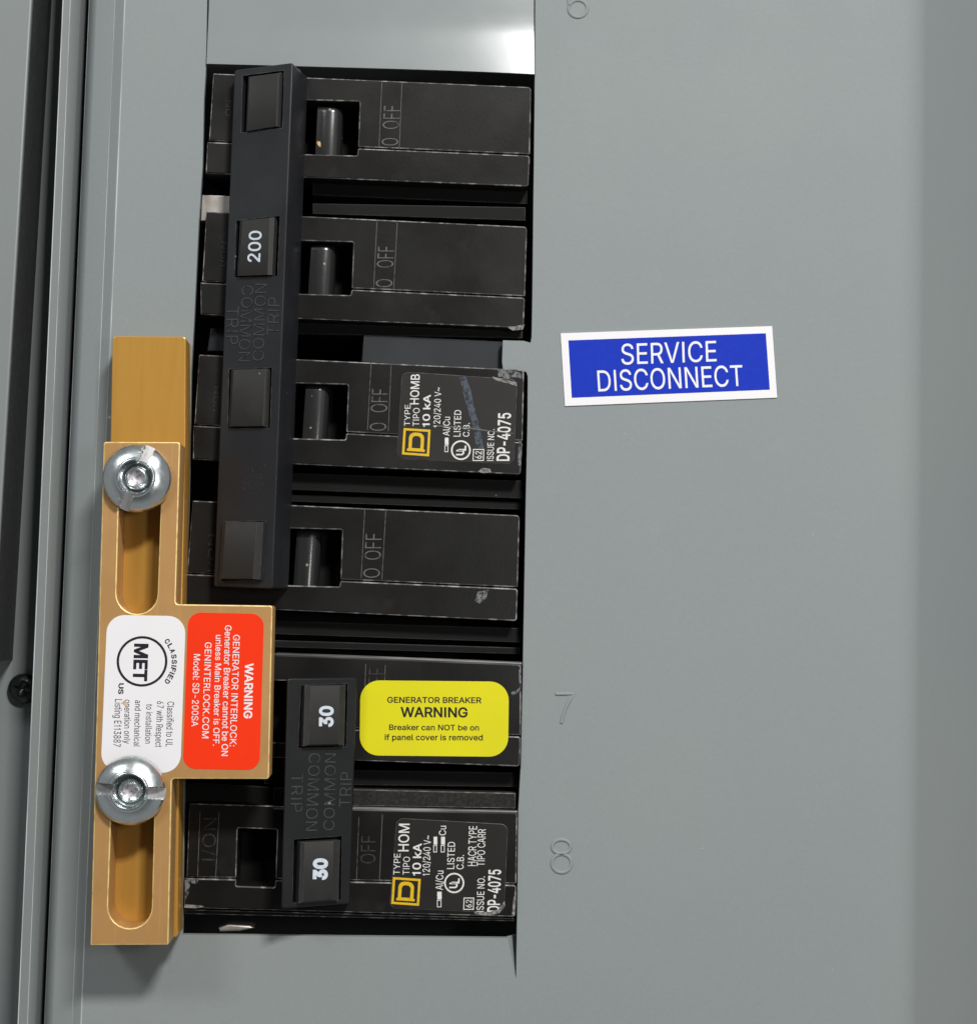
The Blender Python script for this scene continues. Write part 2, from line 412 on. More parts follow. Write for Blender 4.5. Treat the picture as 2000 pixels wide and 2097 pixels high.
for x0_, x1_, zz, rr_ in ((130, 38, -2.1, .13), (144.5, 56.5, -2.05, .07)):  # bright beads painted as highlights on the lip's edges
    tube(mb, [(*P(lin(x0_, x1_)(-260), -260, zz), zz), (*P(lin(x0_, x1_)(2360), 2360, zz), zz)], rr_, 10, mat=1)
build('folded_lip', mb, [M['trim'], M['edge']], enc)
mb = MB(); box(mb, -84, -81, -110, 150, -20, 4, .5); build('shading_side_wall', mb, M['trim'], enc)  # unseen wall added to keep the left lamp off the base sheet
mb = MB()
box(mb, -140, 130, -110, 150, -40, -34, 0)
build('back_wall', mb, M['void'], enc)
# raised rail whose end shows at the lower left
rail = thing('mounting_rail', (-78, 60, -12), 'raised grey rail along the far left edge, ending above the black cross-head screw', 'rail')
mb = MB()
f_rail = lambda y: 66-.060*y
pts = []
for y in (-260, 1352): pts.append(P(f_rail(y), y, .7))
lft = [Vector((-81.1, pts[1].y)), Vector((-81.1, pts[0].y))]
plate(mb, rounded([pts[0], pts[1], *lft], [0, .5, 0, 0]), -14, .7, .35, steps=3)
build('rail_body', mb, M['trim'], rail)
mb = MB(); plate(mb, [pts[0]+Vector((.16, 0)), pts[0]+Vector((-.3, 0)), pts[1]+Vector((-.3, -.12)), pts[1]+Vector((.16, -.12))], -13.9, .15, .1)  # thin dark strip added over the rail wall, standing for channel shade
build('shade_strip', mb, M['wall_shade'], rail)
# ------------------------------------------------------------------ the grey cover
cover = thing('panel_cover', (0, 20, -1), 'grey painted steel cover with a tall breaker opening and stamped numbers', 'panel cover')
cut = [(428, -250), (422.5, 131), (418, 200), (415, 340), (407.5, 450), (398, 650), (392, 760), (384, 1200), (377, 1700), (374, 1914),
       (700, 1917.5), (1039, 1921), (1056.5, 2004), (1058, 1921.5), (1061, 1664), (1066, 1570), (1070.5, 1365), (1076, 1050), (1080, 850), (1080.5, 770), (1077, 761), (1030, 757),
       (1028, 740), (1029.5, 697), (1072, 698), (1086, 702), (1088.5, 690), (1090, 600), (1095, 153), (1097, -250)]
mb = MB()
bl = lin(257, 167); br = lin(1846, 1822)
outer = [P(bl(-260), -260), P(bl(2360), 2360), P(br(2360), 2360), P(br(-260), -260)]
plate(mb, outer, -1.4, 0, 0, holes=[inset(ccw(quad_px(cut)), -.0)])
# left fold: two shallow bends and the lip that drops into the dark slot
strip(mb, [(257, 167, 0, 0), (254.5, 164.5, -.05, -.04), (252, 162, -.2, -.16), (237, 149, -1.1, -1.1), (234, 146, -1.25, -1.25), (200, 110, -2.0, -2.0), (196, 105.5, -2.3, -2.25), (190, 99, -3.1, -3.1), (185, 93, -4.6, -4.6), (182.5, 90.5, -6.5, -6.5), (182.5, 90.5, -6.5, -16)])
# right fold, bending back
q0 = br
R = []
for k in range(9):
    a = math.radians(48)*k/8; R.append((math.sin(a)*7, -(1-math.cos(a))*7))
vs = []
for y in (-260, 2360):
    b = P(br(y), y)
    for dx, dz in R: vs.append((b.x+dx, b.y, dz))
    vs.append((b.x+R[-1][0]+55*math.cos(math.radians(48)), b.y, R[-1][1]-55*math.sin(math.radians(48))))
k = len(R)+1
mb.add(vs, [(i, k+i, k+i+1, i+1) for i in range(k-1)])
for i_, f_ in enumerate(mb.f):
    zs = [mb.v[q].z for q in f_]
    if len(f_) == 4 and max(zs) <= .001 and min(zs) > -.2 and max(mb.v[q].x for q in f_) < -40: mb.m[i_] = 1
for x0_, x1_, zz, rr_ in ((256.5, 166.5, -.07, .13), (236, 148, -1.17, .06), (184, 92, -5.3, .09)):  # bright beads painted as highlights along the bends
    tube(mb, [(*P(lin(x0_, x1_)(-260), -260, zz), zz), (*P(lin(x0_, x1_)(2360), 2360, zz), zz)], rr_, 10, mat=2)
tube(mb, [(*P(354, 1929), -.03), (*P(347, 2003), -.08)], .13, 8, .8)
build('cover_sheet', mb, [M['paint'], M['filler'], M['edge']], cover, smooth=50)
# cut bottom edge seen through the opening + bent tear at its right corner
mb = MB()
a, b, c = P(1037, 1920), P(1058.5, 1921), P(1057, 2008)
mb.add([(a.x, a.y, -.7), (b.x, b.y, -3.2), (c.x, c.y, -.3), (a.x, a.y, -1.2), (b.x, b.y, -4)], [(0, 2, 1), (0, 1, 4, 3)])
build('bent_corner', mb, M['paint'], cover)
# blanking plate above the breakers, its lower end rolled inwards
fil = MB()
rows = [-250, -120, -20, 20, 40, 55, 65, 75, 85, 95, 105, 115, 125, 135, 142]
NX = 28
vs = []
for j, y in enumerate(rows):
    for i in range(NX+1):
        t = i/NX
        xl = 429-.045*(y)*.9 if y > 0 else 429; xr = 1094
        px = xl+(xr-xl)*t; py = y+(t*21-11 if y > 0 else 0)*max(0, min(1, y/142))
        s = max(0, (y-42+6*t)/100)
        yy = (py-40+8*t)*.0852                              # mm below the start of the flare
        rise = 0 if yy < 0 else .137*(yy*yy/7 if yy < 3.5 else yy-1.75)
        drop = -(.2+.8*t)*rise+1.1*t**5
        q = P(px, py, .45); vs.append((q.x, q.y, .45-drop))
fs = []
n = NX+1
for j in range(len(rows)-1):
    for i in range(NX): fs.append((j*n+i, (j+1)*n+i, (j+1)*n+i+1, j*n+i+1))
fil.add(vs, fs)
last = vs[-n:]                                       # cut edge of the plate
fil.add(last+[(x, y+.25, z-1.3) for x, y, z in last], [(i, n+i, n+i+1, i+1) for i in range(NX)])
lc = [vs[j*n] for j in range(len(rows))]; rc = [vs[j*n+n-1] for j in range(len(rows))]
for side, fl in ((lc, 1), (rc, 0)):
    m_ = len(side)
    fil.add(side+[(x, y, z-1.3) for x, y, z in side], [((i, i+1, m_+i+1, m_+i) if not fl else (i, m_+i, m_+i+1, i+1)) for i in range(m_-1)])
tag(build('filler_plate', fil, M['filler'], cover, smooth=60), 'glossy grey blanking plate above the breakers')
def stamped(name, strokes, r=.33):
    m = MB()
    for pts, closed in strokes:
        tube(m, [(*P(x, y), -.04) for x, y in pts], r, 10, .8, closed)
    o = build(name, m, M['paint'], cover, smooth=80); return o
def ell(cx, cy, rx, ry, a0=0, a1=360, n=28):
    return [(cx+rx*math.cos(math.radians(a0+(a1-a0)*k/n)), cy+ry*math.sin(math.radians(a0+(a1-a0)*k/n))) for k in range(n+(0 if a1-a0 == 360 else 1))]
stamped('stamped_number', [([(1137, 1421), (1160, 1421), (1174, 1421), (1166, 1434), (1158, 1450), (1152, 1466), (1149, 1481)], False)])
stamped('stamped_number', [(ell(1149, 1734, 19, 14.5), True), (ell(1149.5, 1768, 20, 19), True)])
stamped('stamped_number', [(ell(1183, 18, 19, 17.5), True), ([(1165, 12), (1163, -8), (1169, -26), (1184, -34)], False)])

# ------------------------------------------------------------------ breakers
ZF = .6                                              # front of the breakers, just proud of the cover
def seam_at(p, x): (x0, y0), (x1, y1) = p; return y0+(y1-y0)*(x-x0)/(x1-x0)
def pole(parent, d):
    """one breaker pole: two moulded shells that meet at a seam, a toggle slot, and the body behind"""
    m = MB()
    xl, yl = d['top'][0]; xr, yr = d['top'][1]; s = d['seam']; sx0, sx1, sy0, sy1 = d['slot']
    rr = d.get('right', (xr, xr))
    up = [(xl, yl), (xr, yr), (rr[1], s[1][1]-1.2), (sx1-2, seam_at(s, sx1)-1.2), (sx1+1.5, sy0+3), (sx0, sy0), (sx0-3, seam_at(s, sx0)-1.2), (d['xl2'][0], s[0][1]-1.2)]
    plate(m, rounded(quad_px(up, h=ZF), [.1, .6, .2, .25, .3, .3, .2, .1], 4), -9, ZF, .2)
    lo = [(d['xl2'][1], s[0][1]+1.2), (sx0-3, seam_at(s, sx0)+1.2), (sx0-3, sy1-3), (sx1-4, sy1), (sx1-2, seam_at(s, sx1)+1.2), (rr[1], s[1][1]+1.2), d['bot'][1], d['bot'][0]]
    plate(m, rounded(quad_px(lo, h=ZF+.1), [.1, .1, .2, .25, .3, .5, .5, .1], 4), -9, ZF+.1, .23)
    # floor of the slot and the body below the two shells
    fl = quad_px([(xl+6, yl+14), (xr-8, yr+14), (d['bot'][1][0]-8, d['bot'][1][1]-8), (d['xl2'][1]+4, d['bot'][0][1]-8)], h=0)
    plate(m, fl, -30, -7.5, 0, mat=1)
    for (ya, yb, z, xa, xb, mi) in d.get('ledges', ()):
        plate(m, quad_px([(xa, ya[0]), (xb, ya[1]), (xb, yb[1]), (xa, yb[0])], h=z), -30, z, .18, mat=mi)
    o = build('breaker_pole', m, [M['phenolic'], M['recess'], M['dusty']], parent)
    return o
def mark_lines(pole_o, lines, texts, mt='mark'):
    for (x0, y0), (x1, y1) in lines:
        m = MB(); a, b = P(x0, y0, ZF), P(x1, y1, ZF)
        t = (b-a).normalized()*.055; nrm = Vector((-t.y, t.x))
        plate(m, [a+nrm, b+nrm, b-nrm, a-nrm], ZF-.1, ZF+.06, .02)
        build('raised_line', m, M['mark'], pole_o, smooth=0)
    for txt, BL, BR, TL in texts:
        m = MB()
        letters(m, txt, P(*BL, ZF), P(*BR, ZF), P(*TL, ZF), h=ZF, thick=.06, off=-.008)
        build('raised_lettering', m, M[mt], pole_o, smooth=0)
def toggle(pole_o, pts, z=-.5):
    """rounded flank of the switch lever: flat top, quarter-round right shoulder, softened upper end"""
    m = MB(); tl, tr, br_, bl_ = [P(x, y, z) for x, y in pts]; w = (tr-tl).length; r = w*.46
    prof = [(0, -7), (0, -.12), (.1, 0), (w-r, 0)]+[(w-r+r*math.sin(a), -r+r*math.cos(a)) for a in [math.pi/2*q/10 for q in range(1, 11)]]+[(w, -7)]
    rows = [(0, -.7, .93), (.25, -.3, .97), (.6, -.08, .99), (1.1, 0, 1), (None, 0, 1)]
    vs = []; k = len(prof)
    L = (bl_-tl).length
    for d, dz, sc in rows:
        t = 1 if d is None else d/L
        a = tl.lerp(bl_, t); u = (tr.lerp(br_, t)-a).normalized()
        for px_, pz in prof: vs.append((a.x+u.x*px_*sc, a.y+u.y*px_*sc, z+pz+dz))
    m.add(vs, [(r_*k+q, (r_+1)*k+q, (r_+1)*k+q+1, r_*k+q+1) for r_ in range(len(rows)-1) for q in range(k-1)])
    m.add([vs[q] for q in range(k)], [tuple(range(k))])
    return build('toggle', m, M['drum'], pole_o, smooth=60)

mainb = thing('main_breaker', (-8, 20, -30), 'large black four-pole main breaker with a tall handle tie marked 200', 'circuit breaker')
defs = [
 dict(top=((437, 150), (1087.5, 178)), right=(1087, 1085), seam=((426, 289), (1085, 317)), slot=(622, 735, 205, 318), xl2=(428, 425), bot=((421, 355), (1082, 382)),
      ledges=[((372, 391), (400, 418), -3.2, 640, 1080, 1), ((416, 424), (438, 452), -2.6, 640, 1076, 1)]),
 dict(top=((423, 433), (1079, 464)), right=(1078, 1075), seam=((411, 577), (1075, 608)), slot=(614, 722, 493, 604), xl2=(414, 411), bot=((411, 644), (1072, 672)),
      ledges=[((660, 677), (684, 693), -2.8, 600, 1070, 1)]),
 dict(top=((408, 726), (1073, 757)), right=(1074, 1070), seam=((397, 870), (1070, 904)), slot=(602, 711, 785, 900), xl2=(398, 396), bot=((395, 941), (1066, 972)),
      ledges=[((968, 984), (1003, 1021), -3, 590, 1070, 1), ((1012, 1028), (1027, 1044), -4.2, 590, 1066, 1)]),
 dict(top=((395, 1025), (1064, 1055)), right=(1063, 1060), seam=((380, 1174), (1060, 1204)), slot=(587, 699, 1082, 1201), xl2=(383, 378), bot=((377, 1240), (1058, 1272)),
      ledges=[((1270, 1286), (1298, 1316), -3, 540, 1066, 1), ((1310, 1326), (1325, 1340), -4, 540, 1064, 1)]),
]
poles = [pole(mainb, d) for d in defs]
def off_texts(xa, ya, yb, x2, y2, yo0, yo1):
    return [('OFF', (xa+33, ya), (xa+36, yb), (xa, ya)), ('O', (xa+31, yo0), (xa+32, yo1), (xa-2, yo0))]
mark_lines(poles[0], [((782, 168), (776, 300)), ((823, 170), (817.5, 304))], off_texts(783.5, 264, 217, 0, 0, 298, 283))
mark_lines(poles[0], [], [('ON', (474, 238), (475, 206), (462, 238))], 'mark_faint')
mark_lines(poles[1], [((772, 450), (765, 592)), ((813.5, 452), (806, 594))], off_texts(771.5, 548, 505, 0, 0, 588, 572))
mark_lines(poles[1], [], [('I/ON', (461, 545), (463, 495), (452, 545))], 'mark_faint')
mark_lines(poles[2], [((760, 743), (752.5, 881)), ((801, 746), (795, 884))], off_texts(759, 844, 797, 0, 0, 882, 866))
mark_lines(poles[2], [], [('I/ON', (447, 842), (449, 792), (437, 842))], 'mark_faint')
mark_lines(poles[3], [((747, 1042), (739.5, 1184)), ((790, 1044), (782, 1187))], off_texts(746, 1146, 1093, 0, 0, 1183, 1164))
mark_lines(poles[3], [], [('I/ON', (438, 1170), (440, 1095), (426, 1170))], 'mark_faint')
toggle(poles[0], [(650, 215), (702, 217), (696, 322), (645, 322)])
toggle(poles[1], [(637, 499), (688, 500), (682, 608), (630, 608)])
toggle(poles[2], [(626, 787), (675, 788), (669, 904), (618, 904)])
toggle(poles[3], [(608, 1084), (658, 1086), (655, 1204), (600, 1204)], -1.2)

# slate spacer between the second and third pole, with the pocket at its left end
m = MB()
plate(m, quad_px([(745, 684), (1045, 700), (1042, 764), (740, 742)], h=-2.2), -20, -2.2, .2)
plate(m, quad_px([(431, 671), (600, 676), (596, 724), (424, 719)], h=-3.5), -20, -3.5, .3)
build('spacer_bar', m, M['slate'], mainb)
m = MB()
plate(m, quad_px([(414, 399), (473, 401), (471, 437), (425, 436), (421, 452), (411, 452)], h=-2), -4, -2, .15)
tag(build('metal_clip', m, M['bright'], mainb), 'dull silver metal clip between the two upper poles')

# scuffs on the black mouldings: shallow worn patches
def scuff(parent, pts, h, mat='scuff', name='scuff_mark'):
    m = MB(); poly2(m, [ccw(quad_px(pts, h=h))], h); return build(name, m, M[mat], parent, smooth=0)
scuff(poles[2], [(1018, 755.5), (1040, 757), (1060, 762), (1071, 763), (1069, 775), (1052, 772), (1038, 777), (1020, 771)], ZF+.02)
scuff(poles[2], [(988, 958), (1003, 960), (1006, 967), (990, 969), (978, 966)], ZF+.12, 'chip')
scuff(poles[3], [(978, 1212), (1000, 1208), (995, 1226), (982, 1236), (972, 1230)], ZF+.12)
scuff(poles[1], [(1040, 671), (1074, 664), (1070, 675), (1050, 677)], ZF+.13, 'chip')
scuff(poles[2], [(1062, 904), (1068, 904), (1066, 960), (1060, 950)], ZF+.12)

# -- rating labels: shared symbols
def emblem(quad, h):
    """square frame round an outlined capital letter D lying on its back"""
    m = MB(); q = [P(x, y, h) for x, y in quad]         # TL TR BR BL of the square in the photo
    def B(u, v): return q[3]*(1-u)*(1-v)+q[2]*u*(1-v)+q[1]*u*v+q[0]*(1-u)*v
    sq = lambda a: [B(a, a), B(1-a, a), B(1-a, 1-a), B(a, 1-a)]
    poly2(m, [sq(0), list(reversed(sq(.085)))], h)
    o_ = [(.17, .15), (.83, .15), (.83, .24), (.78, .24), (.78, .66), (.75, .76), (.68, .83), (.58, .86), (.42, .86), (.32, .83), (.25, .76), (.22, .66), (.22, .24), (.17, .24)]
    i_ = [(.34, .27), (.66, .27), (.66, .62), (.62, .70), (.55, .73), (.45, .73), (.38, .70), (.34, .62)]
    poly2(m, [[B(*p) for p in o_], [B(*p) for p in reversed(i_)]], h)
    return m
def rating(parent, outline, h, texts, ul, sym, box62, emb, org, sc):
    c = lambda x, y: P(org[0]+x/sc, org[1]+y/sc, h+.08)
    m = MB(); plate(m, rounded(quad_px(outline, h=h), 1.25, 6), h-.02, h+.06, .05)
    lab = build('rating_label', m, M['rating'], parent)
    t = MB(); H = h+.08
    for txt, x0, x1, y0, y1, off in texts:             # reads upwards: capitals start at x0, baseline at x1
        k = .035*(y0-y1)
        letters(t, txt, c(x1-4, y0), c(x1-4+k, y1), c(x0-4, y0), h=H, off=off)
    cx, cy, r = ul; C = c(cx, cy); rr = (c(cx+r, cy)-C).length
    ring(t, C, rr*.84, rr, H)
    letters(t, 'U', c(cx+22, cy+36), c(cx+24, cy-2), c(cx-34, cy+36), h=H, off=.03)
    letters(t, 'L', c(cx+36, cy+4), c(cx+38, cy-32), c(cx-18, cy+4), h=H, off=.03)
    for x0, x1, y0, y1 in sym:                          # wire end: open sleeve and solid bar
        ym = y0+(y1-y0)*.5; w = x1-x0
        poly2(t, [[c(x0+2, ym), c(x1, ym), c(x1, y0), c(x0+2, y0)][::-1]], H)
        e = 5
        o_ = ccw([c(x0, y1), c(x1-2, y1), c(x1-2, ym+4), c(x0, ym+4)]); i_ = ccw([c(x0+e, y1-e), c(x1-2-e, y1-e), c(x1-2-e, ym+4+e), c(x0+e, ym+4+e)])
        poly2(t, [o_, list(reversed(i_))], H)
    x0, x1, y0, y1 = box62; e = 6
    o_ = ccw([c(x0, y1), c(x1, y1), c(x1+3, y0), c(x0+3, y0)]); i_ = ccw([c(x0+e, y1-e), c(x1-e, y1-e), c(x1+3-e, y0+e), c(x0+3+e, y0+e)])
    poly2(t, [o_, list(reversed(i_))], H)
    letters(t, '62', c(x1-15, y1-15), c(x1-13, y0+15), c(x0+17, y1-15), h=H, off=.005)
    build('label_lettering', t, M['print_white'], lab, smooth=0)
    build('label_emblem', emblem(emb, H), M['print_yellow'], lab, smooth=0)
    return lab
lab3 = rating(mainb, [(823, 761), (1059, 777), (1052, 951), (812, 939)], ZF+.1,
    [('TYPE', 848, 888, 655, 508, 0), ('TIPO', 907, 952, 657, 530, 0), ('HOMB', 888, 950, 505, 295, .008), ('10 kA', 975, 1026, 662, 437, .014), ('120/240 V~', 1052, 1098, 666, 387, .002),
     ('Al/Cu', 1118, 1164, 725, 592, .004), ('LISTED', 1192, 1240, 730, 545, .003), ('C.B.', 1258, 1302, 731, 635, .003), ('ISSUE NO.', 1425, 1471, 900, 678, .003), ('DP-4075', 1492, 1583, 900, 565, .016)],
    (1240, 825, 69), [(1126, 1154, 738, 838)], (1322, 1400, 817, 900), [(826.5, 876.5), (881.5, 880), (878.5, 934.5), (823, 930.5)], (580, 680), 3.411)
m = MB()
pp = [(940, 770), (953, 770), (964, 800), (972, 838), (984, 880), (990, 918), (974, 918), (970, 880), (958, 840), (948, 805)]
poly2(m, [ccw(quad_px(pp, h=ZF+.18))], ZF+.18); build('streak', m, M['blue_scuff'], lab3, smooth=0)
m = MB()
poly2(m, [ccw(quad_px([(1007, 771), (1058, 783), (1058, 791), (1040, 785), (1014, 779)], h=ZF+.18))], ZF+.18); build('torn_edge', m, M['chip'], lab3, smooth=0)
m = MB()
poly2(m, [ccw(quad_px([(895, 871), (960, 875), (1000, 881), (1051, 887), (1051, 888.5), (1000, 883.5), (960, 878), (895, 873)], h=ZF+.19))], ZF+.19); build('crease_line', m, M['mark'], lab3, smooth=0)

# ------------------------------------------------------------------ handle ties with their handle caps
def tie(parent, quad, zl, zr, rbase, windows, caps, mat, texts, numerals, name='handle_tie', tilt_h=.7):
    """long cap joining the handles; its face leans, one long edge high and the other low"""
    TL, TR, BR, BL = quad
    A = (*P(*TL, zl), zl); B = (*P(*TR, zr), zr); C = (*P(*BL, zl), zl)
    pl = Plane(C, (*P(*BR, zr), zr), A)
    m = MB()
    face = [pl.uv(*q) for q in quad]
    holes = [[pl.uv(*q) for q in w] for w in windows]
    L = ccw(rounded(face, .45, 3)); HL = [ccw(rounded(h, .12, 2)) for h in holes]
    plate(m, L, -.9, 0, .22, [], frame=pl) if False else None
    # face with windows, softened rim
    rings = []; n = len(L)
    for k in range(4):
        a = k/3*math.pi/2; rings.append((inset(L, .25*(1-math.cos(a))), -.25*(1-math.sin(a))))
    vs = []; fs = []
    # skirt: bottom edge on the breaker fronts, right side drafted outwards
    rb = [P(*q, .4) for q in rbase]
    skirt = []
    umid = sum(q.x for q in L)/n; v0 = min(q.y for q in L); v1 = max(q.y for q in L)
    for q in L:
        p = pl.at(q.x, q.y, -.25)
        if (q.x > umid) == (zr >= zl):
            t = (q.y-v0)/(v1-v0); g = rb[1].lerp(rb[0], t)
            skirt.append((g.x, p.y+(g.y-p.y)*.9, .4))
        else: skirt.append((p.x, p.y, -1.5))
    vs += skirt
    for pts, h in rings: vs += [pl.at(q.x, q.y, h) for q in pts]
    for r in range(len(rings)):
        for i in range(n):
            j = (i+1) % n; fs.append((r*n+i, r*n+j, (r+1)*n+j, (r+1)*n+i))
    m.add(vs, fs)
    tops = [rings[-1][0]]+[list(reversed(h)) for h in HL]
    poly2(m, tops, 0, frame=pl)
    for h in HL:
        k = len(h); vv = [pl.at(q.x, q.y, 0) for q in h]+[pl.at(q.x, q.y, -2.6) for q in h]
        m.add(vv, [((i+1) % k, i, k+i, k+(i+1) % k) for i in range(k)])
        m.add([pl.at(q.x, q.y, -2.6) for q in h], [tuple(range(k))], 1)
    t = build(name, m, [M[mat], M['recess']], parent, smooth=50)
    cap_planes = []
    for c in caps:
        face_px, outer_px, hh = c
        m = MB()
        f = [pl.uv(*q, hh) for q in face_px]; o = [pl.uv(*q, hh*.4) for q in outer_px]
        vs = [pl.at(*q, -2.5) for q in o]+[pl.at(*q, hh-.42) for q in o]
        fi = inset(ccw(f), 0)
        vs += [pl.at(*q, hh-.06) for q in f]+[pl.at(*q, hh) for q in [x+(sum(f, Vector((0, 0)))/4-x).normalized()*.12 for x in f]]
        fs = []
        for r in range(3):
            for i in range(4):
                j = (i+1) % 4; fs.append((r*4+i, r*4+j, r*4+4+j, r*4+4+i))
        fs.append((12, 13, 14, 15))
        # outlines are given TL,TR,BR,BL (clockwise): turn the faces outwards
        m.add(vs, [tuple(reversed(q)) for q in fs])
        build('handle_cap', m, M['cap'], t, smooth=35)
    m = MB()
    for txt, BL_, BR_, TL_ in texts:
        letters(m, txt, pl.uv(*BL_), pl.uv(*BR_), pl.uv(*TL_), frame=pl, h=0, off=-.008, thick=.09)
    if texts: build('raised_lettering', m, M['emboss'], t, smooth=0)
    for txt, BL_, BR_, TL_, hh, off in numerals:
        m = MB()
        letters(m, txt, pl.uv(*BL_, hh), pl.uv(*BR_, hh), pl.uv(*TL_, hh), frame=pl, h=hh+.02, off=off)
        build('rating_number', m, M['print_blue_white'], t, smooth=0)
    return t
def cr(o, s): return lambda x, y: (o[0]+x/s, o[1]+y/s)
k = cr((350, 400), 4.69)
tie(mainb, [(480, 143), (599.5, 128), (557.5, 1205.5), (437, 1202)], 3.8, 8.9, [(630, 159), (590.5, 1207)],
    [[(497, 155), (582, 144), (578, 262), (494, 272)], [(484, 452), (573, 442), (568, 566), (480, 568)], [(469, 756), (557, 753), (553, 876), (467, 877)], [(458, 1068), (545, 1067), (539, 1188), (451, 1190)]],
    [([(511, 157), (571, 149), (566, 258), (506, 268)], [(508, 157), (575, 148), (570, 259), (503, 269)], .45),
     ([(496, 451.5), (553, 446), (549, 562), (489, 564.5)], [(492, 452), (562, 445), (557, 563), (486, 565)], .7),
     ([(478, 757), (545, 755), (538.5, 872), (472, 873)], [(474, 757), (549, 755), (544, 873), (469, 874)], .7),
     ([(462, 1068), (527, 1070), (518.5, 1185), (454, 1185)], [(459, 1068), (541, 1069), (535, 1187), (451.5, 1187)], 1.3)],
    'tie',
    [('COMMON', k(892, 1590), k(922, 850), k(785, 1588)), ('TRIP', k(1035, 1345), k(1048, 985), k(925, 1340)),
     ('COMMON', k(688, 868), k(650, 1593), k(795, 868)), ('TRIP', k(540, 1070), k(532, 1432), k(655, 1068))],
    [('200', k(857, 640), k(875, 340), k(735, 640), .7, .012)])

# ------------------------------------------------------------------ generator breaker (two poles)
genb = thing('generator_breaker', (-8, -32, -30), 'smaller black two-pole generator breaker with a yellow warning label and handles marked 30', 'circuit breaker')
gdefs = [
 dict(top=((400, 1331), (1067, 1361)), right=(1067, 1066), seam=((385, 1478), (1066, 1507)), slot=(492, 700, 1393, 1522), xl2=(390, 384), bot=((383, 1545), (1064, 1570)),
      ledges=[((1574, 1582), (1606, 1612), -3.6, 540, 1060, 1), ((1612, 1624), (1648, 1656), -1.6, 560, 1056, 2)]),
 dict(top=((388, 1645), (1059, 1664)), right=(1059, 1057), seam=((379, 1797), (1057, 1811)), slot=(487, 566, 1696, 1817), xl2=(382, 378), bot=((377, 1859), (1055, 1878)),
      ledges=[((1600, 1612), (1640, 1652), -4, 375, 560, 1), ((1862, 1880), (1872, 1887), -1.5, 378, 1054, 0)]),
]
gp = [pole(genb, d) for d in gdefs]
# rolled upper edges of the two poles, their shine put into pale colour streaks
for po, a, b in ((gp[0], (566, 1341), (1068, 1360)), (gp[1], (560, 1654), (1059, 1664))):
    m = MB(); p0, p1 = P(*a, ZF), P(*b, ZF)
    tube(m, [(p0.x, p0.y, ZF-.32), (p1.x, p1.y, ZF-.32)], .42, 12)
    build('rolled_edge', m, M['rolled'], po, smooth=80)
mark_lines(gp[0], [((749, 1360), (744, 1490)), ((789, 1362), (784, 1492))], [('OFF', (786, 1425), (789, 1368), (753, 1425))], 'mark_faint')
mark_lines(gp[1], [((735, 1672), (730, 1800)), ((783, 1668), (777, 1802)), ((410, 1662), (405, 1794)), ((449, 1664), (442, 1795))],
           [('I/ON', (440, 1762), (444, 1675), (413, 1762)), ('OFF', (768, 1768), (770, 1712), (738, 1768))], 'mark_faint')
k = cr((540, 1330), 3.35); k5 = cr((560, 1360), 8.527); k6 = cr((560, 1640), 7.564)
tie(genb, [(589, 1389), (732, 1388), (716.5, 1851), (577, 1861)], 8.6, 3.2, [(600, 1392), (600, 1850)],
    [[(617, 1403), (712, 1400), (709, 1529), (611, 1532)], [(602, 1719), (700, 1712), (698, 1843), (599, 1849)]],
    [([(635, 1405), (696, 1404), (693.5, 1524), (632, 1525.5)], [(623, 1403), (706, 1402), (703, 1526), (619, 1528)], 1.3),
     ([(624, 1725), (684, 1722), (680, 1842), (620, 1847)], [(614, 1724), (695, 1720), (691, 1843), (610, 1849)], 1.3)],
    'tie_dark',
    [('COMMON', k(482, 1240), k(494, 714), k(408, 1240)), ('TRIP', k(592, 1080), k(603, 842), k(515, 1080)),
     ('COMMON', k(310, 712), k(285, 1245), k(388, 712)), ('TRIP', k(190, 850), k(184, 1115), k(268, 850))],
    [('30', k5(1046, 1097), k5(1051, 730), k5(793, 1097), 1.3, .035), ('30', k6(838, 1226), k6(845, 890), k6(607, 1226), 1.3, .05)])
rating(genb, [(812, 1675), (1040, 1688), (1032, 1870), (797, 1860)], ZF+.1,
    [('TYPE', 893, 937, 1545, 1400, 0), ('TIPO', 957, 1003, 1545, 1422, 0), ('HOM', 925, 998, 1385, 1195, .008), ('10 kA', 1022, 1080, 1551, 1330, .014), ('120/240 V~', 1092, 1142, 1552, 1277, .002),
     ('Cu', 1205, 1253, 1275, 1210, .004), ('LISTED', 1260, 1310, 1506, 1320, .003), ('C.B.', 1325, 1374, 1508, 1410, .003), ('Al/Cu', 1182, 1232, 1650, 1517, .004),
     ('HACR TYPE', 1402, 1458, 1485, 1212, .002), ('TIPO CARR', 1464, 1518, 1486, 1232, .002), ('ISSUE NO.', 1462, 1512, 1800, 1557, .003), ('DP-4075', 1535, 1622, 1800, 1510, .016)],
    (1306, 1602, 69), [(1163, 1190, 1285, 1392), (1214, 1243, 1285, 1392), (1188, 1220, 1662, 1768)], (1368, 1440, 1702, 1786),
    [(804.5, 1796), (861.5, 1800), (858, 1855), (801, 1851)], (540, 1330), 3.35)
def sticker(name, parent, quad, r, h, mat, rows, ink='ink', org=(0, 0), sc=1.0, lname='label_lettering', extra=None, label=None):
    c = lambda x, y: P(org[0]+x/sc, org[1]+y/sc, h+.08)
    m = MB(); plate(m, rounded(quad_px(quad, h=h), r, 8), h-.02, h+.06, .03)
    lab = build(name, m, M[mat], parent)
    t = MB()
    for txt, BL_, BR_, TL_, off in rows: letters(t, txt, c(*BL_), c(*BR_), c(*TL_), h=h+.08, off=off)
    if extra: extra(t, c, h+.08)
    build(lname, t, M[ink], lab, smooth=0)
    if label: lab['label'] = label
    return lab, c
